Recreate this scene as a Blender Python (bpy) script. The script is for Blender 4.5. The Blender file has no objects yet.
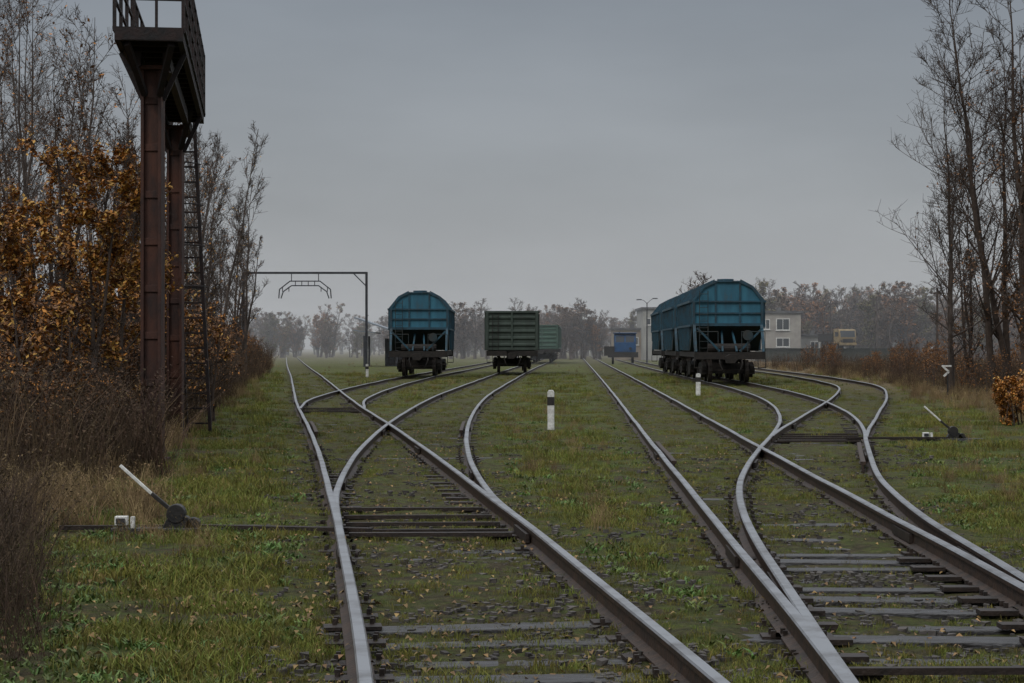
import bpy, math, random
import numpy as np
from mathutils import Vector, noise, Matrix

scene = bpy.context.scene
R = random.Random(7)

# ---------------------------------------------------------------- materials
def mat(name, c1, c2=None, rough=0.7, scale=6.0, metal=0.0, bump=0.2, c3=None, stretch=(1,1,1), rand=0.0, spec=0.4, lo=.38, hi=.62, bscale=None, huek=.03):
    m = bpy.data.materials.new(name); m.use_nodes = True
    nt = m.node_tree; N = nt.nodes; K = nt.links
    b = N["Principled BSDF"]
    b.inputs["Roughness"].default_value = rough
    b.inputs["Metallic"].default_value = metal
    b.inputs["Specular IOR Level"].default_value = spec
    tc = N.new("ShaderNodeTexCoord"); mp = N.new("ShaderNodeMapping")
    mp.inputs["Scale"].default_value = stretch
    K.new(tc.outputs["Object"], mp.inputs[0])
    n1 = N.new("ShaderNodeTexNoise"); n1.inputs["Scale"].default_value = scale
    n1.inputs["Detail"].default_value = 6; n1.inputs["Roughness"].default_value = .65
    K.new(mp.outputs[0], n1.inputs["Vector"])
    cr = N.new("ShaderNodeValToRGB")
    c2 = c2 or tuple(x*0.6 for x in c1)
    cr.color_ramp.elements[0].position = lo; cr.color_ramp.elements[0].color = (*c1, 1)
    cr.color_ramp.elements[1].position = hi; cr.color_ramp.elements[1].color = (*c2, 1)
    if c3:
        e = cr.color_ramp.elements.new(min(.95, hi+.12)); e.color = (*c3, 1)
    K.new(n1.outputs["Fac"], cr.inputs[0])
    out = cr.outputs[0]
    if rand > 0:
        oi = N.new("ShaderNodeObjectInfo"); hs = N.new("ShaderNodeHueSaturation")
        mr = N.new("ShaderNodeMapRange"); mr.inputs[3].default_value = 1-rand; mr.inputs[4].default_value = 1+rand
        K.new(oi.outputs["Random"], mr.inputs[0]); K.new(mr.outputs[0], hs.inputs["Value"])
        mr2 = N.new("ShaderNodeMapRange"); mr2.inputs[3].default_value = .5-rand*huek; mr2.inputs[4].default_value = .5+rand*.04
        ml = N.new("ShaderNodeMath"); ml.operation = 'MULTIPLY'; ml.inputs[1].default_value = 7.13
        fr = N.new("ShaderNodeMath"); fr.operation = 'FRACT'
        K.new(oi.outputs["Random"], ml.inputs[0]); K.new(ml.outputs[0], fr.inputs[0]); K.new(fr.outputs[0], mr2.inputs[0])
        K.new(mr2.outputs[0], hs.inputs["Hue"]); K.new(out, hs.inputs["Color"]); out = hs.outputs[0]
    K.new(out, b.inputs["Base Color"])
    if bump > 0:
        bp = N.new("ShaderNodeBump"); bp.inputs["Strength"].default_value = bump; bp.inputs["Distance"].default_value = .02
        n2 = N.new("ShaderNodeTexNoise"); n2.inputs["Scale"].default_value = bscale or scale*4; n2.inputs["Detail"].default_value = 4
        K.new(mp.outputs[0], n2.inputs["Vector"]); K.new(n2.outputs["Fac"], bp.inputs["Height"]); K.new(bp.outputs[0], b.inputs["Normal"])
    return m

M = {}
M['railside'] = mat("rail_rust", (.026,.018,.014), (.055,.033,.022), .6, 9, .2, .3)
M['railtop'] = mat("rail_head_steel", (.38,.39,.41), (.15,.14,.135), .34, 3, .85, .05, lo=.44, hi=.72)
M['sleeper'] = mat("sleeper_wood", (.016,.014,.013), (.060,.060,.064), .42, 3, 0, .9, stretch=(1.2,9,3), spec=.45)
M['plate'] = mat("plate_iron", (.020,.016,.014), (.040,.028,.023), .55, 12, .3, .3)
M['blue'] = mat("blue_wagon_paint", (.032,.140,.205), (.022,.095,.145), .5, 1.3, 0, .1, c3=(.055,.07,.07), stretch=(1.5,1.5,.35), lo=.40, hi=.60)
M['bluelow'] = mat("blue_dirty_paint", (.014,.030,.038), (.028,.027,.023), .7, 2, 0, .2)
M['bluedark'] = mat("blue_rib_paint", (.015,.065,.10), (.020,.038,.05), .6, 3, 0, .1)
M['green'] = mat("green_wagon_paint", (.044,.062,.050), (.028,.038,.032), .7, 2, 0, .2, c3=(.065,.05,.038), stretch=(1,1,.4))
M['green2'] = mat("green_wagon_paint_faded", (.045,.095,.072), (.035,.07,.052), .7, 2, 0, .2)
M['under'] = mat("underframe_dirt", (.011,.010,.009), (.024,.019,.016), .75, 6, .1, .3)
M['wheel'] = mat("wheel_steel", (.026,.022,.02), (.045,.036,.03), .5, 8, .5, .1)
M['mastrust'] = mat("mast_rust", (.060,.021,.012), (.020,.010,.009), .75, 3, 0, .5, c3=(.12,.045,.02), stretch=(1,1,.5))
M['mastdark'] = mat("mast_dark", (.009,.008,.009), (.022,.012,.011), .75, 6, .1, .4)
M['white'] = mat("white_paint", (.70,.70,.68), (.42,.42,.39), .6, 9, 0, .2)
M['black'] = mat("black_paint", (.012,.012,.013), (.025,.022,.02), .5, 9, 0, .2)
M['greymetal'] = mat("grey_metal", (.05,.055,.065), (.03,.03,.035), .5, 5, .3, .1)
M['plaster'] = mat("plaster_wall", (.34,.32,.285), (.24,.22,.20), .85, .6, 0, .2)
M['plaster2'] = mat("grey_wall", (.30,.30,.28), (.21,.21,.20), .85, .6, 0, .2)
M['beige'] = mat("beige_wall", (.30,.25,.18), (.22,.18,.14), .85, .6, 0, .2)
M['roof'] = mat("roof_felt", (.06,.06,.065), (.1,.1,.1), .8, 1, 0, .2)
M['sheet'] = mat("sheet_roof", (.24,.28,.32), (.18,.2,.23), .5, 1, .1, .1)
M['glass'] = mat("window_glass", (.02,.025,.03), (.03,.035,.04), .12, 1, 0, 0, spec=.7)
M['concrete'] = mat("ramp_concrete", (.035,.042,.032), (.02,.024,.018), .9, 1.5, 0, .3)
M['tblue'] = mat("truck_blue", (.010,.07,.19), (.008,.045,.12), .4, 2, 0, .05)
M['tyel'] = mat("truck_yellow", (.26,.19,.09), (.16,.12,.06), .5, 2, 0, .05)
M['rubber'] = mat("tyre_rubber", (.015,.015,.015), (.025,.025,.025), .8, 6, 0, .1)
M['bark'] = mat("bark_grey", (.050,.038,.032), (.088,.070,.060), .9, 5, 0, .3)
M['barkdark'] = mat("bark_dark", (.034,.024,.018), (.060,.043,.034), .9, 5, 0, .3)
M['lo1'] = mat("leaf_orange", (.46,.19,.030), (.30,.12,.022), .7, 8, 0, 0)
M['lo2'] = mat("leaf_brown", (.18,.085,.030), (.11,.05,.020), .7, 8, 0, 0)
M['lo3'] = mat("leaf_yellow", (.50,.29,.06), (.34,.19,.045), .7, 8, 0, 0)
M['lg'] = mat("leaf_olive", (.08,.09,.025), (.12,.10,.03), .7, 8, 0, 0)
M['grass'] = mat("grass_blades", (.098,.132,.022), (.15,.145,.040), .75, 3, 0, 0, rand=.45, spec=.2, huek=.14)
M['herb'] = mat("low_herbs", (.065,.125,.024), (.10,.145,.038), .6, 3, 0, 0, rand=.4, spec=.35, huek=.1)
M['drygrass'] = mat("dry_grass", (.24,.17,.088), (.13,.09,.048), .85, 3, 0, 0, rand=.4, spec=.2)
M['weed'] = mat("dead_weed", (.115,.076,.045), (.055,.037,.025), .85, 3, 0, 0, rand=.45, spec=.2)
M['weeddark'] = mat("dead_weed_dark", (.070,.046,.030), (.030,.020,.015), .85, 3, 0, 0, rand=.45, spec=.2)
M['litter'] = mat("leaf_litter", (.24,.15,.06), (.13,.085,.035), .7, 3, 0, 0, rand=.5)
M['stone'] = mat("ballast_stone", (.07,.062,.056), (.045,.04,.037), .8, 8, 0, .4, rand=.4)
M['farbark'] = mat("far_twigs", (.075,.055,.047), (.10,.08,.07), .9, 5, 0, 0)
M['farleaf1'] = mat("far_leaf_rust", (.32,.145,.05), (.22,.10,.04), .9, 1, 0, 0)
M['farleaf2'] = mat("far_leaf_olive", (.12,.12,.045), (.17,.14,.05), .9, 1, 0, 0)
M['farleaf3'] = mat("far_leaf_brown", (.16,.098,.058), (.11,.075,.05), .9, 1, 0, 0)

# ---------------------------------------------------------------- mesh builder
def empty(name, loc=(0,0,0), rz=0, parent=None):
    o = bpy.data.objects.new(name, None); scene.collection.objects.link(o)
    o.location = loc; o.rotation_euler = (0,0,rz); o.parent = parent
    return o

class MB:
    def __init__(s): s.v=[]; s.f=[]; s.m=[]
    def add(s, vs, fs, mi=0):
        o=len(s.v); s.v.extend(vs)
        for f in fs: s.f.append([i+o for i in f]); s.m.append(mi)
    def box(s, cx,cy,cz, sx,sy,sz, mi=0):
        x,y,z=sx/2,sy/2,sz/2
        vs=[(cx+a*x,cy+b*y,cz+c*z) for a in(-1,1) for b in(-1,1) for c in(-1,1)]
        s.add(vs,[(0,1,3,2),(4,6,7,5),(0,4,5,1),(2,3,7,6),(0,2,6,4),(1,5,7,3)],mi)
    def beam(s,p,q,w,h,mi=0):
        p=Vector(p);q=Vector(q);d=(q-p).normalized()
        up=Vector((0,0,1)) if abs(d.z)<.95 else Vector((0,1,0))
        a=d.cross(up).normalized()*(w/2); b=a.cross(d).normalized()*(h/2)
        vs=[tuple(c+i*a+j*b) for c in(p,q) for i,j in((-1,-1),(1,-1),(1,1),(-1,1))]
        s.add(vs,[(3,2,1,0),(4,5,6,7),(0,1,5,4),(1,2,6,5),(2,3,7,6),(3,0,4,7)],mi)
    def tube(s,pts,rad,n=6,mi=0,cap=True):
        vs=[];k=len(pts)
        for i in range(k):
            a=pts[max(i-1,0)];b=pts[min(i+1,k-1)]
            dx,dy,dz=b[0]-a[0],b[1]-a[1],b[2]-a[2]
            l=math.sqrt(dx*dx+dy*dy+dz*dz) or 1;dx/=l;dy/=l;dz/=l
            if abs(dz)<.9: ux,uy,uz=dy,-dx,0.
            else: ux,uy,uz=0.,dz,-dy
            ul=math.sqrt(ux*ux+uy*uy+uz*uz);ux/=ul;uy/=ul;uz/=ul
            wx,wy,wz=dy*uz-dz*uy,dz*ux-dx*uz,dx*uy-dy*ux
            r=rad[i];px,py,pz=pts[i]
            for j in range(n):
                t=2*math.pi*j/n;c=math.cos(t)*r;e=math.sin(t)*r
                vs.append((px+c*ux+e*wx,py+c*uy+e*wy,pz+c*uz+e*wz))
        fs=[]
        for i in range(k-1):
            for j in range(n):
                a=i*n+j;b=i*n+(j+1)%n
                fs.append((a,b,b+n,a+n))
        if cap: fs.append(tuple(range(n-1,-1,-1)));fs.append(tuple(range((k-1)*n,k*n)))
        s.add(vs,fs,mi)
    def cyl(s,p,q,r,n=12,mi=0,r2=None): s.tube([p,q],[r,r if r2 is None else r2],n,mi)
    def prism_y(s,prof,y0,y1,mi=0):
        n=len(prof)
        vs=[(x,y0,z) for x,z in prof]+[(x,y1,z) for x,z in prof]
        s.add(vs,[tuple(range(n)),tuple(range(2*n-1,n-1,-1))]+[(i,i+n,(i+1)%n+n,(i+1)%n) for i in range(n)],mi)
    def prism_x(s,prof,x0,x1,mi=0):
        n=len(prof)
        vs=[(x0,y,z) for y,z in prof]+[(x1,y,z) for y,z in prof]
        s.add(vs,[tuple(range(n)),tuple(range(2*n-1,n-1,-1))]+[(i,i+n,(i+1)%n+n,(i+1)%n) for i in range(n)],mi)
    def obj(s,name,mats,parent=None,loc=(0,0,0),rz=0,smooth=False,bevel=0,normals=True):
        me=bpy.data.meshes.new(name); me.from_pydata(s.v,[],s.f)
        for m in mats: me.materials.append(M[m])
        if len(mats)>1: me.polygons.foreach_set("material_index",s.m)
        if smooth: me.polygons.foreach_set("use_smooth",[True]*len(s.f))
        me.update()
        if normals:
            import bmesh
            b=bmesh.new();b.from_mesh(me);bmesh.ops.recalc_face_normals(b,faces=b.faces);b.to_mesh(me);b.free()
        o=bpy.data.objects.new(name,me);scene.collection.objects.link(o)
        o.location=loc;o.rotation_euler=(0,0,rz);o.parent=parent
        if bevel:
            bv=o.modifiers.new("bevel","BEVEL");bv.width=bevel;bv.segments=2;bv.limit_method='ANGLE'
        return o

# ---------------------------------------------------------------- tracks (world metres: (y, x))
def spline(pts, step=.5):
    P=np.array(pts,float);Y=P[:,0];X=P[:,1]
    h=np.diff(Y);s=np.diff(X)/h
    t=np.empty(len(Y));t[0]=s[0];t[-1]=s[-1]
    t[1:-1]=(s[:-1]*h[1:]+s[1:]*h[:-1])/(h[1:]+h[:-1])
    ys=np.arange(Y[0],Y[-1],step);i=np.clip(np.searchsorted(Y,ys,'right')-1,0,len(h)-1)
    u=(ys-Y[i])/h[i]
    xs=(2*u**3-3*u**2+1)*X[i]+(u**3-2*u**2+u)*h[i]*t[i]+(-2*u**3+3*u**2)*X[i+1]+(u**3-u**2)*h[i]*t[i+1]
    return ys,xs
T={}
T['A']=spline([(-5,1.45),(1,.82),(8,.15),(12.7,-.37),(17.6,-.96),(25,-1.87),(33.3,-2.95),(46.6,-4.75),(70,-7.72),(96,-11),(120,-14.1),(260,-31.8)])
def cx(k,y): return float(np.interp(y,T[k][0],T[k][1]))
T['A1']=spline([(14.9,cx('A',14.9)),(17.6,-.93),(20,-1.12),(26.2,-1.44),(34.6,-1.64),(45,-1.68),(56,-1.55),(70,-1.15),(87,-.6),(106,0.0),(184,2.95),(260,5.8)])
T['A2']=spline([(44,cx('A',44)),(51,-4.98),(59,-5.2),(71,-5.2),(82,-5.05),(93,-4.8),(120,-3.8),(180,-1.5),(260,1.6)])
T['B']=spline([(-5,1.85),(8,2.31),(25,2.88),(51,3.82),(193,8.7),(320,13)])
T['C']=spline([(6,cx('B',6)),(8,2.325),(11.8,2.56),(16.6,2.93),(19.6,3.28),(26.5,4.44),(32.5,5.55),(36,6.15),(44.3,7.3),(55,8.3),(66,8.9),(76,9.22),(89,9.58),(101,9.92),(118,10.4),(260,15.0)])
T['D']=spline([(30,cx('C',30)),(33,5.72),(36,6.4),(44,8.2),(52,10.0),(58.7,11.4),(69,13.3),(80,14.5),(90,15.2),(120,16.5),(260,22)])

RAILP=[(-.068,0),(.068,0),(.068,.012),(.013,.035),(.010,.112),(.034,.122),(.0365,.150),(.028,.160),(-.028,.160),(-.0365,.150),(-.034,.122),(-.010,.112),(-.013,.035),(-.068,.012)]
def sweep(mb,ys,xs,off,y0,y1,dz=0):
    sel=(ys>=y0)&(ys<=y1);ys=ys[sel];xs=xs[sel]
    if len(ys)<2:return
    keep=[0]
    for i in range(1,len(ys)):
        if ys[i]-ys[keep[-1]]>=max(.45,ys[i]*.02) or i==len(ys)-1: keep.append(i)
    ys=ys[keep];xs=xs[keep];g=np.gradient(xs,ys)
    n=len(RAILP);vs=[];fs=[]
    for y,x,s in zip(ys,xs,g):
        l=math.sqrt(1+s*s);nx,ny=1/l,-s/l
        w=noise.noise((x*.35+off*3,y*.35,5))*.012
        for px,pz in RAILP:
            o=off+px+w;vs.append((x+nx*o,y+ny*o,pz+dz+noise.noise((y*.25,off,1))*.012))
    ms=[]
    for i in range(len(ys)-1):
        for j in range(n):
            a=i*n+j;b=i*n+(j+1)%n;fs.append((a,b,b+n,a+n));ms.append(1 if j in(6,7,8) else 0)
    fs.append(tuple(range(n)));ms.append(0)
    o=len(mb.v);mb.v.extend(vs)
    for f,m in zip(fs,ms): mb.f.append([q+o for q in f]);mb.m.append(m)

G=.795
tracks={}
toe={'A1':15.2,'A2':44.5,'C':6.3,'D':30.5}
for k,(d,first) in {'A':(0,-4.5),'B':(0.0,-4.5),'A1':(-.004,15.2),'A2':(-.005,44.5),'C':(-.004,6.3),'D':(-.007,30.5)}.items():
    e=empty("railway_track");tracks[k]=e
    mb=MB();ys,xs=T[k]
    sweep(mb,ys,xs,-G,first,400,d);sweep(mb,ys,xs,G,first,400,d)
    mb.obj("rails",['railside','railtop'],e)
    mb=MB()
    if k=='A': sweep(mb,ys,xs,-G+.115,32.5,37,-.02)
    if k=='A1': sweep(mb,ys,xs,G-.115,32.5,37,-.022)
    if k=='B': sweep(mb,ys,xs,-G+.115,24,29,-.02)
    if k=='C': sweep(mb,ys,xs,G-.115,24,29,-.022)
    if mb.v: mb.obj("guard_rail",['railside','railside'],e)
    mb=MB()
    for s in(-1,1):
        for y in np.arange(first+6.5+s*.8,70,12.5):
            x=cx(k,y)+s*G;g=cx(k,y+.4)-cx(k,y-.4)
            for q in(-1,1):
                mb.beam((x+q*.035-g*.5,y-.4,.075),(x+q*.035+g*.5,y+.4,.075),.03,.075)
    mb.obj("fishplates",['plate'],e)

def sleepers(k,y0,y1,branches,parent):
    mb=MB();pl=MB();y=y0
    while y<y1:
        x=cx(k,y);g=(cx(k,y+.5)-cx(k,y-.5))
        lo,hi=x-1.33,x+1.33;rails=[x-G,x+G]
        for b in branches:
            if y>T[b][0][0]+.2:
                xb=cx(b,y)
                if abs(xb-x)<2.35:
                    lo=min(lo,xb-1.33);hi=max(hi,xb+1.33);rails+= [xb-G,xb+G]
        j=R.uniform(-.05,.05);jr=R.uniform(-.035,.035)
        lo+=R.uniform(-.12,.08);hi+=R.uniform(-.08,.12)
        w=R.uniform(.15,.24);zt=R.uniform(-.034,.002);zr=R.uniform(-.012,.012)
        s=-g+jr
        def pt(X,q=0): return (X,y+j+(X-x)*s,zt-.075+q)
        mb.beam(pt(lo,-zr),pt(hi,zr),w,.15)
        if y<60:
            for r in rails:
                a=pt(r-.17);b=pt(r+.17)
                pl.beam((a[0],a[1],zt+.012),(b[0],b[1],zt+.012),.15,.02)
                if y<30:
                    for q in(-.11,.11):
                        for t in(-.045,.045):
                            pl.box(r+q,y+j+q*s+t,zt+.035,.026,.026,.04)
        y+=R.uniform(.52,.58) if y<90 else .62
    mb.obj("sleepers",['sleeper'],parent,bevel=0.008)
    pl.obj("tie_plates",['plate'],parent)
sleepers('A',3,200,['A1','A2'],tracks['A'])
sleepers('B',3,250,['C'],tracks['B'])
def sep_start(b,k,d=2.4):
    for y in np.arange(T[b][0][0],200,.25):
        if abs(cx(b,y)-cx(k,y))>=d:return y
sleepers('A1',sep_start('A1','A'),180,[],tracks['A1'])
sleepers('A2',sep_start('A2','A'),180,[],tracks['A2'])
sleepers('C',sep_start('C','B'),180,['D'],tracks['C'])
sleepers('D',sep_start('D','C'),200,[],tracks['D'])

for k,b in (('A','A1'),('A','A2'),('B','C'),('C','D')):
    mb=MB();y0=toe[b]+.25
    for i,dy in enumerate((0,.28,.9,1.6,2.4)):
        y=y0+dy;x=cx(k,y)
        mb.beam((x-.70,y,.05),(x+.70,y,.055),.05 if i else .07,.035)
        for s in(-1,1): mb.box(x+s*.62,y+.1,.02,.26,.15,.035)
    for dy in np.arange(3,7.5,.55):
        y=y0+dy;x=cx(k,y)
        for s in(-1,1): mb.box(x+s*.60,y,.012,.24,.12,.03)
    mb.obj("switch_rods",['plate'],tracks[b])

# ---------------------------------------------------------------- ground
def trackdist(xa,ya):
    d=np.full(xa.shape,99.)
    for k,(ys,xs) in T.items():
        c=np.interp(ya,ys,xs);dd=np.abs(xa-c);dd=np.where((ya<ys[0])|(ya>ys[-1]),99.,dd);d=np.minimum(d,dd)
    return d
def edge(y): return -2.45-.120*y      # foot of the thicket on the left
def cover(x,y,n):
    """how far the turf has grown over the sleepers: 0 bare, 1 buried"""
    y0=8.0 if x<1.6 else 13.
    return max(0,min(1,(y-y0)/7.))
def hgt(x,y,d):
    n=noise.noise((x*.45,y*.45,0));n2=noise.noise((x*1.7,y*1.7,3));n3=noise.noise((x*6,y*6,7))
    if d<1.5:
        c=cover(x,y,n)
        base=-.028+.036*c
        if d>.9: base=max(base,-.010+.02*c+.02*min(1,(d-.9)/.5))
        z=base+.028*n+.034*n2+.016*n3
    else:
        t=min(1,(d-1.5)/.7);z=.015+(.03+.03*t)*n+.03*n2+.020*n3
    if abs(d-G)<.10:z=min(z,.028)
    e=edge(y)
    if x<e-1: z+=.35*min(1,(e-1-x)/4)
    return z
def gz(x,y):
    return hgt(x,y,float(trackdist(np.array([x]),np.array([y]))[0]))
cols=list(np.arange(-6,8.01,.11));s=.12;x=8
while x<1000: s*=1.065;x+=s;cols.append(x)
s=.12;x=-6
while x>-1000: s*=1.065;x-=s;cols.insert(0,x)
rows=list(np.arange(-40,4,2.));y=4.
while y<1300: rows.append(y);y+=max(.10,y*.0125)
XX,YY=np.meshgrid(np.array(cols),np.array(rows))
DD=trackdist(XX.ravel(),YY.ravel())
xr,yr=XX.ravel(),YY.ravel()
zs=[hgt(a,b,c) if b<260 else 0. for a,b,c in zip(xr,yr,DD)]
nv=list(zip(xr.tolist(),yr.tolist(),zs));nc=len(cols);nr=len(rows)
fs=[(i*nc+j,i*nc+j+1,(i+1)*nc+j+1,(i+1)*nc+j) for i in range(nr-1) for j in range(nc-1)]
me=bpy.data.meshes.new("ground");me.from_pydata(nv,[],fs)
at=me.attributes.new("bed",'FLOAT','POINT');at.data.foreach_set("value",np.clip(1-(DD-.9)/.9,0,1).astype(np.float32))
dry=np.clip((xr-(8+yr*.06))/4,0,1)*np.clip((yr-26)/15,0,1)
dry=np.maximum(dry,np.clip((edge(yr)+.6-xr)/1.5,0,1)*.9*np.clip((yr-15)/5,0,1))
dry=np.maximum(dry,np.clip((yr-150)/200,0,1)*.55)
at=me.attributes.new("dry",'FLOAT','POINT');at.data.foreach_set("value",dry.astype(np.float32))
me.polygons.foreach_set("use_smooth",[True]*len(fs))
ground=bpy.data.objects.new("ground",me);scene.collection.objects.link(ground)
gm=bpy.data.materials.new("ground_turf");gm.use_nodes=True;nt=gm.node_tree;N=nt.nodes;K=nt.links
b=N["Principled BSDF"];b.inputs["Roughness"].default_value=.9;b.inputs["Specular IOR Level"].default_value=.2
tc=N.new("ShaderNodeTexCoord")
def nz(sc,det=6,ro=.6):
    n=N.new("ShaderNodeTexNoise");n.inputs["Scale"].default_value=sc;n.inputs["Detail"].default_value=det;n.inputs["Roughness"].default_value=ro
    K.new(tc.outputs["Object"],n.inputs["Vector"]);return n.outputs["Fac"]
def ramp(f,st):
    r=N.new("ShaderNodeValToRGB");el=r.color_ramp.elements
    el[0].position=st[0][0];el[0].color=(*st[0][1],1);el[1].position=st[-1][0];el[1].color=(*st[-1][1],1)
    for p,c in st[1:-1]: e=el.new(p);e.color=(*c,1)
    K.new(f,r.inputs[0]);return r.outputs[0]
def mix(f,a,bb):
    m=N.new("ShaderNodeMix");m.data_type='RGBA'
    if isinstance(f,float):m.inputs[0].default_value=f
    else:K.new(f,m.inputs[0])
    K.new(a,m.inputs[6]);K.new(bb,m.inputs[7]);return m.outputs[2]
def mth(op,a,bv):
    m=N.new("ShaderNodeMath");m.operation=op;m.use_clamp=(op!='SUBTRACT')
    for i,v in enumerate((a,bv)):
        if isinstance(v,(int,float)):m.inputs[i].default_value=v
        else:K.new(v,m.inputs[i])
    return m.outputs[0]
turf=ramp(nz(9,8,.7),[(.32,(.030,.042,.010)),(.46,(.068,.094,.017)),(.56,(.10,.128,.026)),(.70,(.15,.12,.05))])
earth=ramp(nz(14,8,.75),[(.35,(.020,.013,.009)),(.5,(.058,.040,.025)),(.66,(.125,.09,.058))])
dryc=ramp(nz(7,8,.7),[(.35,(.060,.042,.022)),(.5,(.13,.093,.050)),(.68,(.21,.155,.085))])
att=N.new("ShaderNodeAttribute");att.attribute_name="bed";att2=N.new("ShaderNodeAttribute");att2.attribute_name="dry"
patch=ramp(nz(.7,5,.6),[(.36,(0,0,0)),(.54,(1,1,1))])
fine=ramp(nz(4,6,.7),[(.38,(0,0,0)),(.56,(1,1,1))])
f1=mth('MULTIPLY',patch,fine)
f1=mth('MULTIPLY',f1,.9)
bedf=mth('MULTIPLY',att.outputs["Fac"],mth('ADD',mth('MULTIPLY',fine,.62),.18))
fe=mth('MAXIMUM',f1,bedf)
c=mix(fe,turf,earth)
dn=mth('MULTIPLY',att2.outputs["Fac"],mth('ADD',fine,.55))
c=mix(dn,c,dryc)
K.new(c,b.inputs["Base Color"])
bp=N.new("ShaderNodeBump");bp.inputs["Strength"].default_value=1.0;bp.inputs["Distance"].default_value=.06
K.new(nz(28,8,.75),bp.inputs["Height"]);K.new(bp.outputs[0],b.inputs["Normal"])
me.materials.append(gm)

# ---------------------------------------------------------------- scatter by face instancing
def instancer(name,child,pts):
    vs=[];fs=[]
    for (x,y,z,s,r) in pts:
        c,q=math.cos(r)*s/2,math.sin(r)*s/2;o=len(vs)
        vs+=[(x-c+q,y-q-c,z),(x+c+q,y+q-c,z),(x+c-q,y+q+c,z),(x-c-q,y-q+c,z)];fs.append((o,o+1,o+2,o+3))
    me=bpy.data.meshes.new(name);me.from_pydata(vs,[],fs)
    p=bpy.data.objects.new(name,me);scene.collection.objects.link(p)
    p.instance_type='FACES';p.use_instance_faces_scale=True;p.instance_faces_scale=1.0
    p.show_instancer_for_render=False;p.show_instancer_for_viewport=False
    child.parent=p;return p
def blades(name,matk,n,rad,h0,h1,w,seed,lean=.5,heads=0):
    r=random.Random(seed);mb=MB()
    for i in range(n):
        a=r.uniform(0,6.28);q=rad*math.sqrt(r.random());x,y=q*math.cos(a),q*math.sin(a)
        h=r.uniform(h0,h1);b=r.uniform(0,6.28);l=r.uniform(.1,lean)*h
        dx,dy=math.cos(b)*l,math.sin(b)*l;t=r.uniform(0,6.28);wx,wy=math.cos(t)*w/2,math.sin(t)*w/2
        mb.add([(x-wx,y-wy,-.01),(x+wx,y+wy,-.01),(x+dx*.35-wx*.8,y+dy*.35-wy*.8,h*.6),(x+dx*.35+wx*.8,y+dy*.35+wy*.8,h*.6),(x+dx,y+dy,h)],[(0,1,3,2),(2,3,4)])
        if heads and r.random()<heads:
            for k in range(5):
                e=r.uniform(.6,1.02);px,py,pz=x+dx*e*e,y+dy*e*e,h*e
                u=[r.uniform(-1,1)*w*3.0 for _ in range(6)]
                mb.add([(px,py,pz),(px+u[0],py+u[1],pz+abs(u[2])),(px+u[3],py+u[4],pz+abs(u[5]))],[(0,1,2)])
    return mb.obj(name,[matk],normals=False)
rs=random.Random(3)
def scatter(n,y0,y1,fn,seed,pw=1.0,xf=None):
    r=random.Random(seed);ys=[];xs=[];out=[]
    for i in range(n):
        u=r.random();y=y0*(y1/y0)**(u**pw);w=.33*y+1.2
        xs.append(r.uniform(-w,w) if xf is None else xf(y,r));ys.append(y)
    d=trackdist(np.array(xs),np.array(ys))
    for x,y,dd in zip(xs,ys,d):
        s=fn(x,y,dd,r)
        if s: out.append((x,y,hgt(x,y,dd),s,r.uniform(0,6.28)))
    return out
def fgrass(x,y,d,r):
    p=noise.noise((x*.5,y*.5,9))*.6+noise.noise((x*1.9,y*1.9,2))*.65
    if abs(d-G)<.06:return 0
    c=cover(x,y,0)
    if d<.72: k=.24+.26*c+p*1.0
    elif d<1.4: k=.50+p*1.1
    else: k=.50+p*1.9
    if y>26 and x>9+y*.06:k*=.4
    if r.random()>k:return 0
    sc=(1.0 if d>1.4 else .62)*r.uniform(.45,1.2)*(1+max(0,y-14)*.016)*(1+.8*max(0,p))
    if d>1.3 and x<cx('A',y)-1.2: sc*=1.2
    return sc
for i in range(3):
    ch=blades("grass_tuft",'grass',44,.13,.012,.068,.0045+.001*i,40+i,1.4)
    instancer("grass",ch,scatter(14500,6,110,fgrass,50+i,1.15))
def fherb(x,y,d,r):
    if d<1.1:return 0
    p=noise.noise((x*.8,y*.8,19))
    if r.random()>.25+p*1.4+(.2 if x<-1.5 else 0):return 0
    return r.uniform(.6,1.4)
ch=blades("herb_rosette",'herb',16,.07,.012,.045,.017,47,2.2)
instancer("low_herbs",ch,scatter(10000,6,40,fherb,48))
def fdry(x,y,d,r):
    if d<1.5:return 0
    p=noise.noise((x*.4,y*.4,4));q=noise.noise((x*1.1,y*1.1,44))
    rt=x>8.5+y*.07+q*1.5 and y>24
    lf=x<edge(y)+.5+1.1*p and y>16.5
    if not(rt or lf):
        return r.uniform(.2,.5) if r.random()<.07+.3*max(0,q) else 0
    if r.random()>.6+p:return 0
    return r.uniform(.35,1.0)
for i in range(2):
    ch=blades("dry_grass_clump",'drygrass',60,.22,.15,.60,.008,60+i,.9,.25)
    instancer("dry_grass",ch,scatter(6000,13,170,fdry,70+i,.8))
def fweed(x,y,d,r):
    if d<2.2:return 0
    p=noise.noise((x*.35,y*.35,14))
    if x<edge(y)+.1+1.0*p: return r.uniform(.3,1.2)*(1+.004*y) if r.random()<.75 else 0
    if x>13.5+y*.03 and y>45: return r.uniform(.5,1.1) if r.random()<.6 else 0
    return 0
def xleft(y,r): return edge(y)+.8-abs(r.gauss(0,1))*(2.2+y*.05)
def xright(y,r): return 12.5+y*.03+r.random()*(6+y*.12)
for i in range(2):
    ch=blades("dead_weed_clump",'weed' if i else 'weeddark',42,.34,.3,1.35,.010,80+i,.8,.8)
    instancer("dead_weeds",ch,scatter(2200,20,150,fweed,81+i,.9,xleft)+scatter(900,45,160,fweed,85+i,.8,xright))
pts=[]
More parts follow.
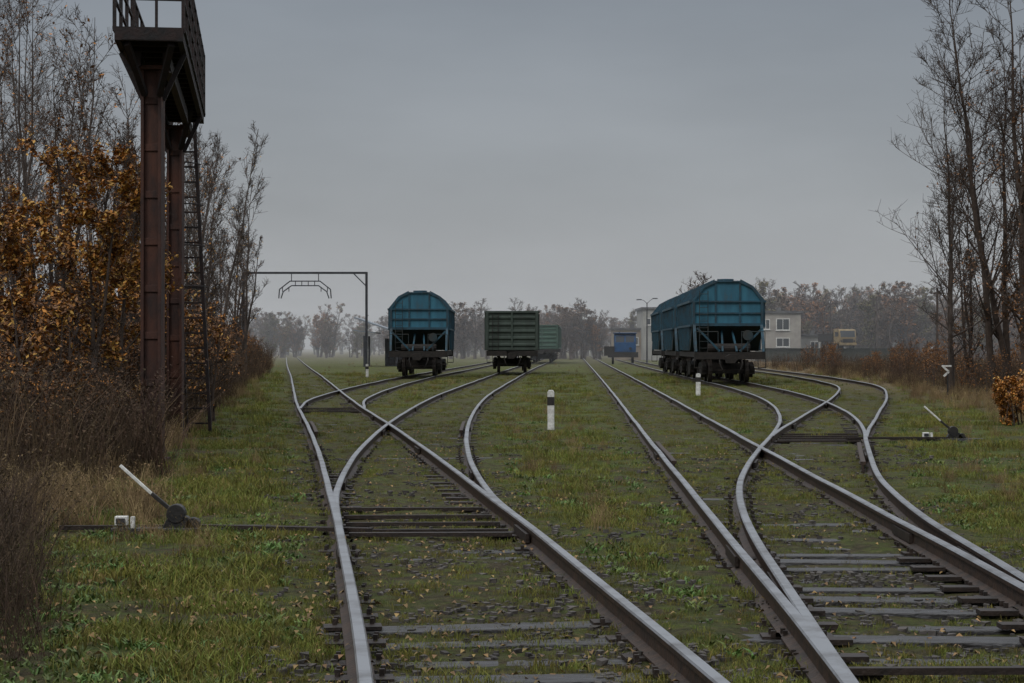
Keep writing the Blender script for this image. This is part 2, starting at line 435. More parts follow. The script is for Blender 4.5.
for i in range(95):
    y=rs.uniform(9.0,16);x=-.266*y-abs(rs.gauss(0,.38));pts.append((x,y,gz(x,y),rs.uniform(.25,.85),rs.uniform(0,6)))
ch=blades("weed_stalks",'weeddark',30,.32,.3,1.4,.006,90,1.0,.9)
instancer("weed_thicket",ch,pts)
mb=MB()
for i in range(7):
    a=rs.uniform(0,6.28);x,y=rs.uniform(-.5,.5),rs.uniform(-.5,.5);L=.026
    c,q=math.cos(a)*L,math.sin(a)*L
    mb.add([(x-c,y-q,.012),(x+q*.6,y-c*.6,.02+rs.uniform(0,.02)),(x+c,y+q,.014),(x-q*.6,y+c*.6,.02+rs.uniform(0,.02))],[(0,1,2,3)])
ch=mb.obj("fallen_leaf",['litter'],normals=False)
instancer("fallen_leaves",ch,scatter(2600,6,45,lambda x,y,d,r: r.uniform(.6,1.1) if (r.random()<(.5 if x<0 else .2)) else 0,91))
mb=MB()
for i in range(14):
    x,y=rs.uniform(-.3,.3),rs.uniform(-.3,.3);s_=rs.uniform(.010,.026)
    vs=[(x+rs.uniform(.6,1)*s_*a,y+rs.uniform(.6,1)*s_*b_,.0+rs.uniform(.5,1)*s_*c_) for a in(-1,1) for b_ in(-1,1) for c_ in(-.6,.8)]
    mb.add(vs,[(0,1,3,2),(4,6,7,5),(0,4,5,1),(2,3,7,6),(0,2,6,4),(1,5,7,3)])
ch=mb.obj("ballast_stones",['stone'])
instancer("ballast_gravel",ch,scatter(2600,6,30,lambda x,y,d,r: r.uniform(.7,1.3) if (d<1.5 and r.random()<.45+noise.noise((x,y,33))) else 0,92))

# ---------------------------------------------------------------- trees
def rdir(az,el): return (math.cos(az)*math.cos(el),math.sin(az)*math.cos(el),math.sin(el))
def branch(mb,p,az,el,L,r,segs,rnd,n,mi,curve=.12,rmin=.004):
    pts=[p];rad=[r];x,y,z=p
    for i in range(segs):
        az+=rnd.uniform(-.28,.28);el=min(1.5,el+curve*rnd.uniform(-.6,1.3))
        d=rdir(az,el);l=L/segs;x+=d[0]*l;y+=d[1]*l;z+=d[2]*l
        pts.append((x,y,z));rad.append(max(rmin,r*(1-(i+1)/segs*.85)))
    mb.tube(pts,rad,n,mi,False);return pts,az,el
def lerp(pts,t):
    k=t*(len(pts)-1);i=min(int(k),len(pts)-2);f=k-i
    return tuple(a+(b-a)*f for a,b in zip(pts[i],pts[i+1]))
def tree(H,r0,seed,n1=34,spread=.34,el1=(.6,1.1),n2=7,n3=4,tmin=.18,rmin=.006,leaves=0,zone=(.1,.8),lsize=.05,mats=('bark','lo1','lo2','lo3'),name="bare_tree",loc=(0,0,0),lean=(0,0),stems=1,parent=None,weights=(3,2,2),clump=0):
    r=random.Random(seed);mb=MB();tips=[]
    for st in range(stems):
        off=(r.uniform(-.3,.3)*(stems>1),r.uniform(-.3,.3)*(stems>1))
        h=H*(1 if st==0 else r.uniform(.7,.98));pts=[];rad=[];x,y=off
        fan=.13*(stems>1);az0=r.uniform(0,6.28)
        lx,ly=lean[0]+fan*math.cos(az0)+r.uniform(-.05,.05),lean[1]+fan*math.sin(az0)+r.uniform(-.05,.05)
        for i in range(11):
            t=i/10;pts.append((x,y,t*h-.1*(i==0)));rad.append(max(rmin,r0*(1-t)**.9*(1.25 if i==0 else 1)))
            x+=(lx+r.uniform(-.08,.08))*h/10;y+=(ly+r.uniform(-.08,.08))*h/10
        mb.tube(pts,rad,7,0,False)
        m=n1 if stems==1 else int(n1*1.3/stems)
        for i in range(m):
            t=tmin+(.97-tmin)*((i+r.random())/m)**.85;p=lerp(pts,min(t,.99))
            shape=(1.02-t)**.42*min(1,.55+(t-tmin)*1.6)
            L=h*spread*shape*r.uniform(.5,1.15);az=r.uniform(0,6.28)
            e1=r.uniform(*el1)
            b1,_,_=branch(mb,p,az,e1,L,max(rmin*1.6,r0*(1-t)*.45),6,r,4,0,.06,rmin)
            for j in range(n2):
                u=r.uniform(.2,1);q=lerp(b1,u)
                b2,_,_=branch(mb,q,az+r.choice((-1,1))*r.uniform(.2,1.2),r.uniform(.2,1.3),L*r.uniform(.22,.55)*(1.2-u*.5),rmin*1.4,4,r,3,0,.08,rmin*.7)
                tips.append(b2)
                for k in range(n3):
                    q2=lerp(b2,r.uniform(.2,1))
                    b3,_,_=branch(mb,q2,r.uniform(0,6.28),r.uniform(.0,1.3),L*r.uniform(.10,.24),rmin*.85,2,r,3,0,.1,rmin*.6)
                    tips.append(b3)
    if leaves:
        good=[b for b in tips if zone[0]*H<b[0][2]<zone[1]*H] or tips
        if clump: good=[b for b in good if noise.noise((b[0][0]*clump,b[0][1]*clump,b[0][2]*clump+seed))>-.12] or good
        for i in range(leaves):
            b=r.choice(good);p=lerp(b,r.random());s=lsize*r.uniform(.6,1.3)
            p=tuple(a+r.uniform(-1,1)*lsize*1.3 for a in p)
            a1,e1=r.uniform(0,6.28),r.uniform(-1,1);u=rdir(a1,e1);v=rdir(a1+1.57,r.uniform(-.8,.8))
            mb.add([tuple(p[k]-u[k]*s for k in range(3)),tuple(p[k]+v[k]*s*.6 for k in range(3)),tuple(p[k]+u[k]*s for k in range(3)),tuple(p[k]-v[k]*s*.6 for k in range(3))],[(0,1,2,3)],r.choices((1,2,3),weights)[0])
    return mb.obj(name,list(mats),parent,loc,normals=False,smooth=False)

# left thicket
AM=('barkdark','lo1','lo2','lo3')
tree(6.4,.07,1,44,.34,(.3,1.1),7,4,.08,.006,14000,(.06,.80),.048,name="autumn_tree",loc=(-7.9,33,.1),mats=AM,stems=3,clump=.8,weights=(4,3,3))
tree(4.8,.05,2,38,.38,(.2,1.1),7,4,.05,.005,10500,(.02,.9),.045,name="autumn_tree",loc=(-6.9,29.5,.1),mats=AM,weights=(3,4,3),stems=3,clump=1.0)
tree(4.4,.05,3,36,.40,(.2,1.1),7,4,.05,.005,9500,(.02,.9),.045,name="autumn_tree",loc=(-8.5,29,.1),mats=AM,weights=(3,4,2),stems=3,clump=1.0)
tree(6.4,.07,4,36,.36,(.3,1.1),7,4,.05,.006,9000,(.03,.78),.055,name="autumn_tree",loc=(-9.9,38,.1),mats=AM,weights=(3,3,3),stems=3,clump=.9)
tree(5.6,.07,5,36,.36,(.3,1.1),7,4,.05,.007,4500,(.03,.7),.055,name="autumn_tree",loc=(-8.6,43,.1),mats=('barkdark','lo1','lo2','lg'),weights=(2,5,2),stems=3,clump=.9)
tree(4.0,.05,6,32,.36,(.3,1.1),7,3,.05,.006,4200,(.03,.8),.045,name="autumn_tree",loc=(-7.0,37,.1),mats=AM,weights=(2,5,2),stems=3,clump=1.)
tree(2.6,.04,7,32,.42,(.2,1.1),7,3,.03,.005,4200,(.02,.9),.04,name="autumn_tree",loc=(-6.3,24.5,.1),mats=AM,weights=(2,5,1),stems=4,clump=1.2)
tree(2.4,.04,8,32,.42,(.2,1.1),7,3,.03,.005,2600,(.02,.9),.04,name="autumn_tree",loc=(-6.9,40,.1),mats=AM,weights=(1,5,1),stems=4,clump=1.2)
for i,(x,y,H,s_) in enumerate([(-9.8,39,8.6,11),(-8.9,41,7.6,12),(-11.8,46,10.4,13),(-13.2,48,12.3,14),(-10.2,49,8.6,15),(-12.2,55,10.8,16),(-10.9,60,8.2,17),(-15.8,60,13.8,18),(-10.8,36,10.2,19),(-14.5,52,11.5,20)]):
    tree(H,.08,s_,36,.30,(.7,1.3),8,4,.15,.006,450,(.3,1),.05,name="bare_tree",loc=(x,y,.1),mats=('bark','lo2','lo2','lo1'),stems=2 if i%2 else 3)
for i,(x,y,H,s_) in enumerate([(-13.0,76,10.4,21),(-13.6,81,11.4,22),(-12.9,85,9.0,23),(-15.2,88,11.5,24),(-15.2,98,9.8,25),(-13.6,68,11.0,26),(-17,106,8.8,27),(-12.0,70,7.2,28)]):
    tree(H,.09,s_,38,.28,(.75,1.3),8,5,.12,.009,200,(.3,.9),.06,name="bare_birch",loc=(x,y,.1),mats=('bark','lo2','lo2','lo3'),stems=1+i%3)
# right trees
RM=('barkdark','lo2','lo2','lo2')
tree(14.5,.13,31,60,.28,(.5,1.2),9,5,.10,.009,900,(.1,.7),.055,name="bare_tree",loc=(16.4,60,0),lean=(-.02,0),mats=RM,stems=3)
tree(14.2,.13,32,60,.28,(.5,1.2),9,5,.08,.009,3600,(.05,.75),.055,name="bare_tree",loc=(15.9,55,0),mats=RM,stems=3,clump=.6)
tree(12.0,.09,33,48,.30,(.5,1.2),9,5,.10,.008,300,(.1,.7),.05,name="bare_tree",loc=(15.6,64,0),lean=(-.08,0),mats=('bark','lo2','lo2','lo2'),stems=2)
tree(13.5,.12,34,50,.28,(.6,1.2),8,5,.08,.009,2600,(.05,.7),.05,name="bare_tree",loc=(17.6,57,0),mats=('barkdark','lo2','lo2','lo1'),stems=3,clump=.6)
tree(8,.07,35,40,.30,(.6,1.2),8,4,.08,.009,900,(.05,.6),.05,name="bare_tree",loc=(17.0,67,0),lean=(-.08,0),mats=('barkdark','lo2','lo2','lo1'),stems=3)
tree(6,.06,38,36,.32,(.6,1.2),8,4,.05,.008,1500,(.05,.8),.05,name="bare_tree",loc=(17.6,60,0),mats=('barkdark','lo2','lo2','lo1'),stems=4)
tree(5,.05,40,36,.34,(.5,1.2),8,4,.05,.007,2200,(.05,.8),.05,name="bare_tree",loc=(15.2,52,0),mats=('barkdark','lo2','lo2','lo1'),stems=4)
OM=('barkdark','lo1','lo2','lo3')
tree(1.0,.02,36,34,.6,(.1,1.0),6,3,.02,.004,5500,(0,1),.034,name="orange_shrub",loc=(10.3,37,0),mats=OM,stems=6,weights=(5,3,1))
tree(.9,.02,37,30,.6,(.1,1.0),6,3,.02,.004,4000,(0,1),.034,name="orange_shrub",loc=(10.9,36.5,0),mats=OM,stems=6,weights=(4,4,1))
tree(1.3,.02,39,30,.6,(.1,1.0),6,3,.02,.004,3500,(0,1),.038,name="brown_shrub",loc=(12.3,42,0),mats=OM,stems=6,weights=(2,5,1))

def fshrub(x,y,d,r):
    if d<2.6:return 0
    p=noise.noise((x*.3,y*.3,24))
    if x<edge(y)-.3+.9*p and y>21: return r.uniform(.4,1.2)*(.65 if y<32 else 1)
    if x>13.5+y*.025 and y>48 and r.random()<.7: return r.uniform(.4,.9)
    return 0
for i in range(3):
    ch=tree(2.3,.022,140+i,30,.45,(.5,1.3),6,3,.03,.0045,400 if i else 1300,(0,1),.04,name="shrub_twigs",mats=('barkdark' if i==2 else 'bark','lo2','lo2','lo1'),stems=5)
    instancer("shrubs",ch,scatter(350,21,150,fshrub,150+i,.85,xleft)+scatter(80,48,150,fshrub,155+i,.8,xright))

# distant mass of trees
kinds=[]
for i in range(5):
    lm=[('farbark','farleaf1','farleaf3','farleaf1'),('farbark','farleaf2','farleaf2','farleaf3'),('farbark','farleaf3','farleaf3','farleaf3'),('farbark','farleaf3','farleaf3','farleaf3'),('farbark','farleaf2','farleaf1','farleaf3')][i]
    nl=[3400,3400,2200,500,2800][i]
    o=tree(9,.15,200+i,34,.36,(.3,1.25),7,3,.10,.022,nl,(.05,1),.14,name="tree",mats=lm,stems=2 if i%2 else 3,clump=.5);kinds.append(o.data);bpy.data.objects.remove(o)
forest=empty("distant_treeline");rt=random.Random(5)
def far(x,y,s,k):
    o=bpy.data.objects.new("tree",kinds[k]);scene.collection.objects.link(o);o.parent=forest
    o.location=(x,y,-.1);o.scale=(s*rt.uniform(1.0,1.5),s*rt.uniform(1.0,1.5),s);o.rotation_euler=(0,0,rt.uniform(0,6.28))
for i in range(460):
    y=rt.uniform(265,420);u=rt.uniform(-.38,.36);x=u*y
    if x<.05*y: s=rt.uniform(.5,.95)
    elif x<.1*y: s=rt.uniform(.6,.85)
    else: s=rt.uniform(.7,1.3)
    far(x,y,s,rt.choices(range(5),(4,3,4,3,3))[0])
for i in range(75):
    y=rt.uniform(225,262);x=y*rt.uniform(.135,.30);far(x,y,rt.uniform(.55,1.15),rt.choice((0,1,2,3,4)))
for i in range(24):
    y=rt.uniform(235,262);x=y*rt.uniform(-.035,.05);far(x,y,rt.uniform(.5,.95),rt.choice((2,3,0)))
for i in range(80):
    y=rt.uniform(130,235);x=-.135*y-rt.uniform(3,24);far(x,y,rt.uniform(.35,.75),rt.choice((0,0,0,2,1,4)))
for x,y,s in [(15.7,150,.95),(17.0,153,.85)]: far(x,y,s*.9,3)

# ---------------------------------------------------------------- wagons
def bogie(e,yc):
    mb=MB()
    for dy in(-.925,.925):
        mb.cyl((-.95,yc+dy,.475),(.95,yc+dy,.475),.08,10,1)
        for s in(-1,1):
            mb.cyl((s*.73,yc+dy,.475),(s*.87,yc+dy,.475),.475,24,1)
            mb.cyl((s*.70,yc+dy,.475),(s*.73,yc+dy,.475),.51,24,1)
            mb.box(s*1.02,yc+dy,.475,.24,.3,.28)
    for s in(-1,1):
        mb.prism_x([(yc-1.15,.5),(yc-1.15,.68),(yc-.55,.85),(yc+.55,.85),(yc+1.15,.68),(yc+1.15,.5),(yc+.7,.5),(yc+.4,.2),(yc-.4,.2),(yc-.7,.5)],s*1.02-.09,s*1.02+.09)
        for q in(-.14,.14): mb.cyl((s*1.02,yc+q,.25),(s*1.02,yc+q,.6),.09,8)
    mb.box(0,yc,.66,2.2,.4,.3);mb.cyl((0,yc,.8),(0,yc,1.0),.3,12)
    mb.box(0,yc-1.0,.42,1.9,.08,.12);mb.box(0,yc+1.0,.42,1.9,.08,.12)
    mb.obj("bogie",['under','wheel'],e)
def coupler(e,y,s):
    mb=MB()
    mb.box(0,y-s*.15,.98,.26,1.0,.28);mb.prism_y([(-.25,.82),(.12,.82),(.25,.98),(.22,1.18),(-.1,1.2),(-.27,1.1)],y-s*.72,y-s*.5)
    for q in(-.45,.5):
        mb.tube([(q,y+s*.1,.95),(q,y-s*.12,.8),(q*.8,y-s*.2,.55),(q*.6,y-s*.15,.42)],[.03]*4,8)
    mb.obj("coupler",['under'],e,bevel=.015)
def hopper(X,Y,rz,v=0):
    e=empty("blue_hopper_wagon",(X,Y,.16),rz);L=11.0;a=1.2
    mb=MB()
    prof=[(-1.52,2.42),(1.52,2.42),(1.54,3.42),(1.06,4.06),(.55,4.33),(-.55,4.33),(-1.06,4.06),(-1.54,3.42)]
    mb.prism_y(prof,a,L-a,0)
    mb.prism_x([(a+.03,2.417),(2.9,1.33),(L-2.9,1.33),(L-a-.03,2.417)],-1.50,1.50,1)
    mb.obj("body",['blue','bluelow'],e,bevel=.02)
    rb=MB()
    for s in(-1,1):
        n=11
        for i in range(n):
            y=a+.1+(L-2*a-.2)*i/(n-1);zb=max(1.36,2.42-(min(y,L-y)-a-.03)*.63)
            rb.box(s*1.565,y,(zb+3.40)/2,.09,.10,3.40-zb)
        rb.box(s*1.58,L/2,3.45,.12,L-2*a+.04,.10);rb.box(s*1.565,L/2,2.42,.10,L-2*a+.1,.09)
        for i in range(7):
            y=a+.1+(L-2*a-.2)*i/6
            rb.beam((s*1.58,y,3.47),(s*1.08,y,4.10),.07,.06);rb.beam((s*1.08,y,4.10),(s*.55,y,4.38),.07,.06)
        for yy,q in((a-.05,-1),(L-a+.05,1)):
            rb.box(s*1.46,yy,2.92,.11,.10,1.0);rb.box(s*.52,yy+.02*-q,3.38,.07,.08,1.88)
            rb.beam((s*1.52,yy,3.42),(s*1.04,yy,4.06),.09,.09);rb.beam((s*1.04,yy,4.06),(s*.5,yy,4.31),.09,.09)
            y2=.28 if q<0 else L-.28
            rb.beam((s*1.44,y2,1.28),(s*1.44,yy+.02*q,2.44),.12,.10)
            rb.beam((s*1.38,y2+.04*q,2.30),(s*.42,y2,1.32),.10,.08)
            rb.beam((s*.30,y2,1.30),(s*.22,yy-q*.45,2.2),.08,.08)
    for yy in(a-.055,L-a+.055):
        rb.box(0,yy,2.46,3.0,.13,.12);rb.box(0,yy,2.95,2.85,.07,.06);rb.box(0,yy,3.45,2.95,.085,.07);rb.box(0,yy,4.31,1.1,.09,.06)
    rb.obj("ribs",['bluedark'],e)
    fr=MB()
    fr.box(0,L/2,1.13,.55,L-.3,.34)
    for yy in(.27,L-.27): fr.box(0,yy,1.13,3.0,.22,.30)
    for s in(-1,1):
        fr.box(s*1.38,L/2,1.18,.14,L-.6,.22)
        for yy in(.15,L-.15):
            fr.box(s*1.34,yy,.62,.34,.05,.04);fr.beam((s*1.18,yy,.62),(s*1.18,yy,1.0),.03,.03);fr.beam((s*1.50,yy,.62),(s*1.50,yy,1.0),.03,.03)
    for i in range(4):
        y=3.6+i*1.27
        fr.prism_y([(-.35,.55),(.35,.55),(1.2,1.3),(-1.2,1.3)],y-.45,y+.45)
    fr.cyl((-.9,.75,1.45),(.9,.75,1.45),.2,12)
    fr.obj("underframe",['under'],e)
    ld=MB()
    yy=a-.2
    for x in(-1.22,-.86): ld.cyl((x,yy,1.3),(x,yy,3.9),.02,6)
    for i in range(9): ld.cyl((-1.22,yy,1.45+i*.29),(-.86,yy,1.45+i*.29),.014,6)
    ld.cyl((.75,.12,2.0),(.75,.17,2.0),.22,14);ld.cyl((.75,.2,1.3),(.75,.2,2.0),.025,6)
    for x in(-1.48,-.5,.5,1.48): ld.cyl((x,.2,1.28),(x,.2,2.15),.018,6)
    ld.cyl((-1.48,.2,2.15),(-.5,.2,2.15),.018,6);ld.cyl((.5,.2,2.15),(1.48,.2,2.15),.018,6)
    ld.obj("ladder_and_handrails",['bluelow'],e)
    ro=MB()
    for i in range(4):
        y=2.3+i*2.13;ro.cyl((0,y,4.32),(0,y,4.45),.36,16)
    ro.box(.0,L/2,4.36,.3,L-2*a-.3,.03)
    ro.obj("roof_hatches",['bluedark'],e)
    bogie(e,2.1);bogie(e,L-2.1);coupler(e,0,1);coupler(e,L,-1)
    return e
hopper(-4.80,92,.005)
for i,(x,y,rz) in enumerate([(9.22,76,-.027),(9.56,88.5,-.027),(9.90,101,-.027)]):
    hopper(x,y,rz)

def gondola(X,Y,rz,m='green'):
    e=empty("green_gondola_wagon",(X,Y,.16),rz);L=12.8
    mb=MB();zt=3.52;zb=1.38
    for s in(-1,1):
        mb.box(s*1.47,L/2,(zt+zb)/2,.06,L-.5,zt-zb)
        for i in range(8):
            y=.45+(L-.9)*i/7;mb.box(s*1.555,y,(zt+zb)/2-.05,.11,.14,zt-zb-.1)
        mb.box(s*1.53,L/2,zt+.03,.18,L-.5,.10);mb.box(s*1.53,L/2,zb,.16,L-.5,.14)
    for yy,q in((.25,-1),(L-.25,1)):
        mb.box(0,yy,(zt+zb)/2,3.0,.06,zt-zb)
        for i in range(5):
            z=1.62+i*.40;mb.prism_x([(yy+q*.03,z-.12),(yy+q*.10,z-.05),(yy+q*.10,z+.05),(yy+q*.03,z+.12)],-1.36,1.36)
        for x in(-1.45,1.45,0): mb.box(x,yy+q*.07,(zt+zb)/2,.16 if x else .10,.14,zt-zb)
        mb.box(0,yy+q*.05,zt+.03,3.1,.16,.12);mb.box(0,yy+q*.05,zb+.0,3.1,.16,.12)
    mb.box(0,L/2,1.34,2.9,L-.5,.08)
    mb.obj("body",[m],e,bevel=.012)
    fr=MB();fr.box(0,L/2,1.12,.6,L-.2,.34)
    for yy in(.22,L-.22): fr.box(0,yy,1.13,3.0,.24,.30)
    for s in(-1,1): 
        fr.box(s*1.3,L/2,1.2,.1,L-.6,.18)
        fr.box(s*1.3,.15,.62,.34,.05,.04);fr.beam((s*1.14,.15,.62),(s*1.14,.15,1.0),.03,.03);fr.beam((s*1.46,.15,.62),(s*1.46,.15,1.0),.03,.03)
    for i in range(6): fr.box(0,1.5+i*1.95,1.2,2.7,.14,.16)
    for s in(-1,1): fr.beam((s*.9,.3,1.1),(s*.5,.7,.55),.1,.1);fr.box(s*.62,.9,.62,.5,.5,.3)
    fr.obj("underframe",['under'],e)
    ld=MB()
    for x in(-1.15,-.8): ld.cyl((x,.08,1.3),(x,.08,3.5),.02,6)
    for i in range(7): ld.cyl((-1.15,.08,1.5+i*.3),(-.8,.08,1.5+i*.3),.014,6)
    ld.obj("ladder",['under'],e)
    bogie(e,2.1);bogie(e,L-2.1);coupler(e,-.05,1);coupler(e,L+.05,-1)
gondola(0.0,105,.005)
gondola(2.85,172,-.038,'green2')
gondola(3.38,186.2,-.038,'green2')

# ---------------------------------------------------------------- signal gantry (left)
e=empty("signal_gantry")
c1=Vector((-5.07,25.4,0));c2=Vector((-6.02,32.2,0));ax=(c2-c1).normalized();sd=Vector((ax.y,-ax.x,0))
mb=MB()
def hcol(mb,c,w,h):
    for s in(-1,1):
        mb.box(c.x+s*w*.42,c.y,h/2,w*.16,w,h,0)
    mb.box(c.x,c.y,h/2,w*.68,w*.55,h,0)
    for i in range(8):
        mb.box(c.x,c.y-w*.30,.5+i*h/8.5,w*.68,w*.12,.10,0)
    mb.box(c.x,c.y,.04,w*1.5,w*1.5,.12,0);mb.box(c.x,c.y,h-.04,w*1.5,w*1.5,.06,0)
hcol(mb,c1,.29,5.62);hcol(mb,c2,.27,5.62)
mb.obj("columns",['mastrust'],e,bevel=.006)
mb=MB()
fr0=c1-ax*.9;bk=c2+ax*1.3
for s in(-.42,.42):
    mb.beam(fr0+sd*s+Vector((0,0,5.90)),bk+sd*s+Vector((0,0,5.90)),.08,.16)
for s in(-.2,.2):
    mb.beam(c1-ax*.3+sd*s+Vector((0,0,5.68)),bk+sd*s+Vector((0,0,5.68)),.1,.20)
for t in np.arange(0,(bk-fr0).length,.5):
    p=fr0+ax*t+Vector((0,0,5.90));mb.beam(p-sd*.37,p+sd*.37,.07,.12)
mb.beam(fr0+Vector((0,0,6.0)),bk+Vector((0,0,6.0)),.98,.04)
p=fr0+Vector((0,0,5.92));mb.beam(p-sd*.46,p+sd*.46,.06,.18)
for c in(c1,c2):
    for s in(-1,1):
        mb.beam(c+sd*s*.14+Vector((0,0,5.15)),c+sd*s*.44+Vector((0,0,5.80)),.07,.07)
        mb.beam(c-ax*.16+sd*s*.1+Vector((0,0,5.2)),c-ax*.85+sd*s*.3+Vector((0,0,5.80)),.08,.08)
mb.obj("platform",['mastdark'],e)
mb=MB()
ln=(bk-fr0).length
for s in(-.46,.46):
    for t in np.linspace(0,ln,9):
        p=fr0+sd*s+ax*t;mb.beam(p+Vector((0,0,5.95)),p+Vector((0,0,7.1)),.045,.045)
    for z in(6.4,6.75,7.1): mb.beam(fr0+sd*s+Vector((0,0,z)),bk+sd*s+Vector((0,0,z)),.035,.035)
for z in(6.4,6.75,7.1): mb.beam(fr0-sd*.46+Vector((0,0,z)),fr0+sd*.46+Vector((0,0,z)),.035,.035)
for s in(-.2,.1): mb.beam(fr0+sd*s+Vector((0,0,5.95)),fr0+sd*s+Vector((0,0,7.1)),.035,.035)
mb.obj("railing",['mastdark'],e)
mb=MB();lb=Vector((-5.95,34.2,0));top=Vector((-6.28,34.0,7.0))
o1=Vector((.22,0,0))
for s in(-1,1): mb.beam(lb+o1*s,top+o1*s,.06,.07)
for i in range(24):
    t=.03+i/24.5;p=lb.lerp(top,t);mb.beam(p-o1,p+o1,.034,.034)
for i in range(6):
    t=.4+i*.11;p=lb.lerp(top,t)
    mb.tube([tuple(p+Vector((math.cos(a)*.3,-.32*math.sin(a)*1.6,0))) for a in np.linspace(0,math.pi,8)],[.014]*8,5)
mb.obj("ladder",['mastdark'],e)

# ---------------------------------------------------------------- loading gauge portal
e=empty("loading_gauge_portal");mb=MB();Y=120
x0,x1=-17.9,-9.7;zt=6.6
mb.box(x1,Y,zt/2,.16,.16,zt);mb.box(x0,Y,zt/2,.16,.16,zt)
mb.box((x0+x1)/2,Y,zt,abs(x1-x0)+.16,.14,.14)
mb.beam((x1,Y,zt-.9),(x1-.9,Y,zt),.07,.07)
mb.obj("portal_frame",['greymetal'],e)
mb=MB();xc=-13.8
pr=[(-1.75,4.9),(-1.7,5.5),(-1.0,6.05),(1.0,6.05),(1.7,5.5),(1.75,4.9)]
pr2=[(-1.6,4.9),(-1.45,5.35),(-.9,5.75),(.9,5.75),(1.45,5.35),(1.6,4.9)]
for P_ in(pr,pr2):
    for a,b_ in zip(P_[:-1],P_[1:]): mb.beam((xc+a[0],Y,a[1]),(xc+b_[0],Y,b_[1]),.07,.07)
for x in np.linspace(-1.5,1.5,8):
    zb_=5.75 if abs(x)<.9 else 5.35;mb.beam((xc+x,Y,zb_),(xc+x,Y,6.05 if abs(x)<1 else 5.65),.05,.05)
mb.beam((xc-.9,Y,6.05),(xc-.9,Y,6.6),.05,.05);mb.beam((xc+.9,Y,6.05),(xc+.9,Y,6.6),.05,.05)
mb.obj("gauge_frame",['greymetal'],e)

# ---------------------------------------------------------------- marker posts
def marker(x,y,h,w=.13):
    e=empty("marker_post",(x,y,gz(x,y)-.02),rz=rs.uniform(-.2,.2));e.rotation_euler[1]=rs.uniform(-.03,.03);mb=MB()
    mb.box(0,0,h*.5,w,w,h,0);mb.prism_y([(-w/2,h),(w/2,h),(w*.3,h+.04),(-w*.3,h+.04)],-w/2,w/2,0)
    mb.box(0,0,h*.77,w+.006,w+.006,h*.22,1)
    mb.obj("post",['white','black'],e,bevel=.004)
marker(.78,36,.78);marker(6.2,60,.72,.15);marker(-7.8,97,.7,.15)

# ---------------------------------------------------------------- switch stands
def stand(x,y,s=1,rodto=None):
    e=empty("switch_stand",(x,y,gz(x,y)-.02));mb=MB()
    mb.box(.0,0,.03,1.1*s,.18,.07,1);mb.box(.05,.42,.01,1.3*s,.16,.06,1)
    mb.prism_y([(-.10,.06),(.20,.06),(.13,.16),(.02,.20),(-.06,.14)],-.05,.05,0)
    mb.beam((.12,-.02,.10),(-.20,-.02,.37),.032,.036,0)
    mb.cyl((.02,-.06,.19),(.02,.05,.19),.085,16,0);mb.cyl((.17,-.05,.09),(.17,.05,.09),.065,14,0)
    mb.beam((-.19,-.02,.36),(-.48,-.02,.62),.022,.028,2)
    mb.beam((.1,0,.1),(.36,.02,.04),.04,.03,0)
    mb.obj("lever_and_counterweight",['black','sleeper','white'],e,bevel=.006)
    mb=MB();mb.box(-.46,-.05,.13,.11,.08,.08,0);mb.box(-.46,-.10,.13,.08,.012,.05,1);mb.box(-.46,-.05,.05,.05,.05,.08,1);mb.box(-.36,-.05,.10,.035,.05,.13,0)
    mb.obj("point_indicator",['white','greymetal'],e,bevel=.004)
    if rodto:
        mb=MB();mb.beam((.2,.02,.07),(rodto[0]-x,rodto[1]-y,.09),.04,.035);mb.beam((.2,.16,.06),(rodto[0]-x,rodto[1]-y+.16,.08),.035,.035)
        mb.beam((-1.05,.1,.05),(.2,.1,.06),.05,.04)
        mb.obj("throw_rod",['plate'],e)
stand(-3.02,16.1,1,(cx('A',15.6)-.5,15.6))
stand(7.62,31.2,1,(cx('C',30.8)+.5,30.8))
e=empty("arrow_sign",(13.55,56,gz(13.55,56)));mb=MB()
mb.cyl((0,0,0),(0,0,.85),.025,8,0)
for p,q in (((-.14,1.06),(.04,.90)),((.04,.90),(-.12,.76))): mb.beam((p[0],0,p[1]),(q[0],0,q[1]),.03,.06,1)
mb.beam((-.18,0,1.08),(.12,0,1.08),.026,.05,1)
mb.obj("arrow_board",['black','white'],e)

# ---------------------------------------------------------------- buildings
def house(name,x0,x1,y0,dep,h,wm,wins,over=.25):
    e=empty(name);mb=MB();mb.box((x0+x1)/2,y0+dep/2,h/2-.2,x1-x0,dep,h+.4);mb.obj("walls",[wm],e)
    mb=MB();mb.box((x0+x1)/2,y0+dep/2,h+.14,x1-x0+2*over,dep+2*over,.26);mb.box((x0+x1)*.5+.6,y0+dep/2,h+.5,.5,.5,.5);mb.obj("roof",['roof'],e)
    gl=MB();fr=MB()
    for (wx,wz,ww,wh) in wins:
        gl.box(wx,y0-.005,wz,ww,.05,wh)
        for s in(-1,1):
            fr.box(wx+s*ww/2,y0-.04,wz,.09,.10,wh+.09);fr.box(wx,y0-.038,wz+s*wh/2,ww-.1,.10,.09)
        fr.box(wx,y0-.036,wz,.06,.08,wh-.1);fr.box(wx,y0-.07,wz-wh/2-.08,ww+.25,.18,.06)
    gl.obj("windows",['glass'],e);fr.obj("window_frames",['white'],e)
house("white_office_building",28.6,33.7,210,9,5.6,'plaster',[(31.6,4.3,1.5,1.3),(31.6,2.2,1.5,1.0),(29.6,4.3,.9,1.1)])
house("grey_warehouse_building",16.2,24,222,12,6.3,'plaster2',[(17.1,4.8,.9,.8),(19.4,4.8,.9,.8)])
house("beige_shed",12.9,16.6,226,8,3.8,'beige',[(13.9,2.4,.9,.9),(15.4,2.4,.9,.9)])
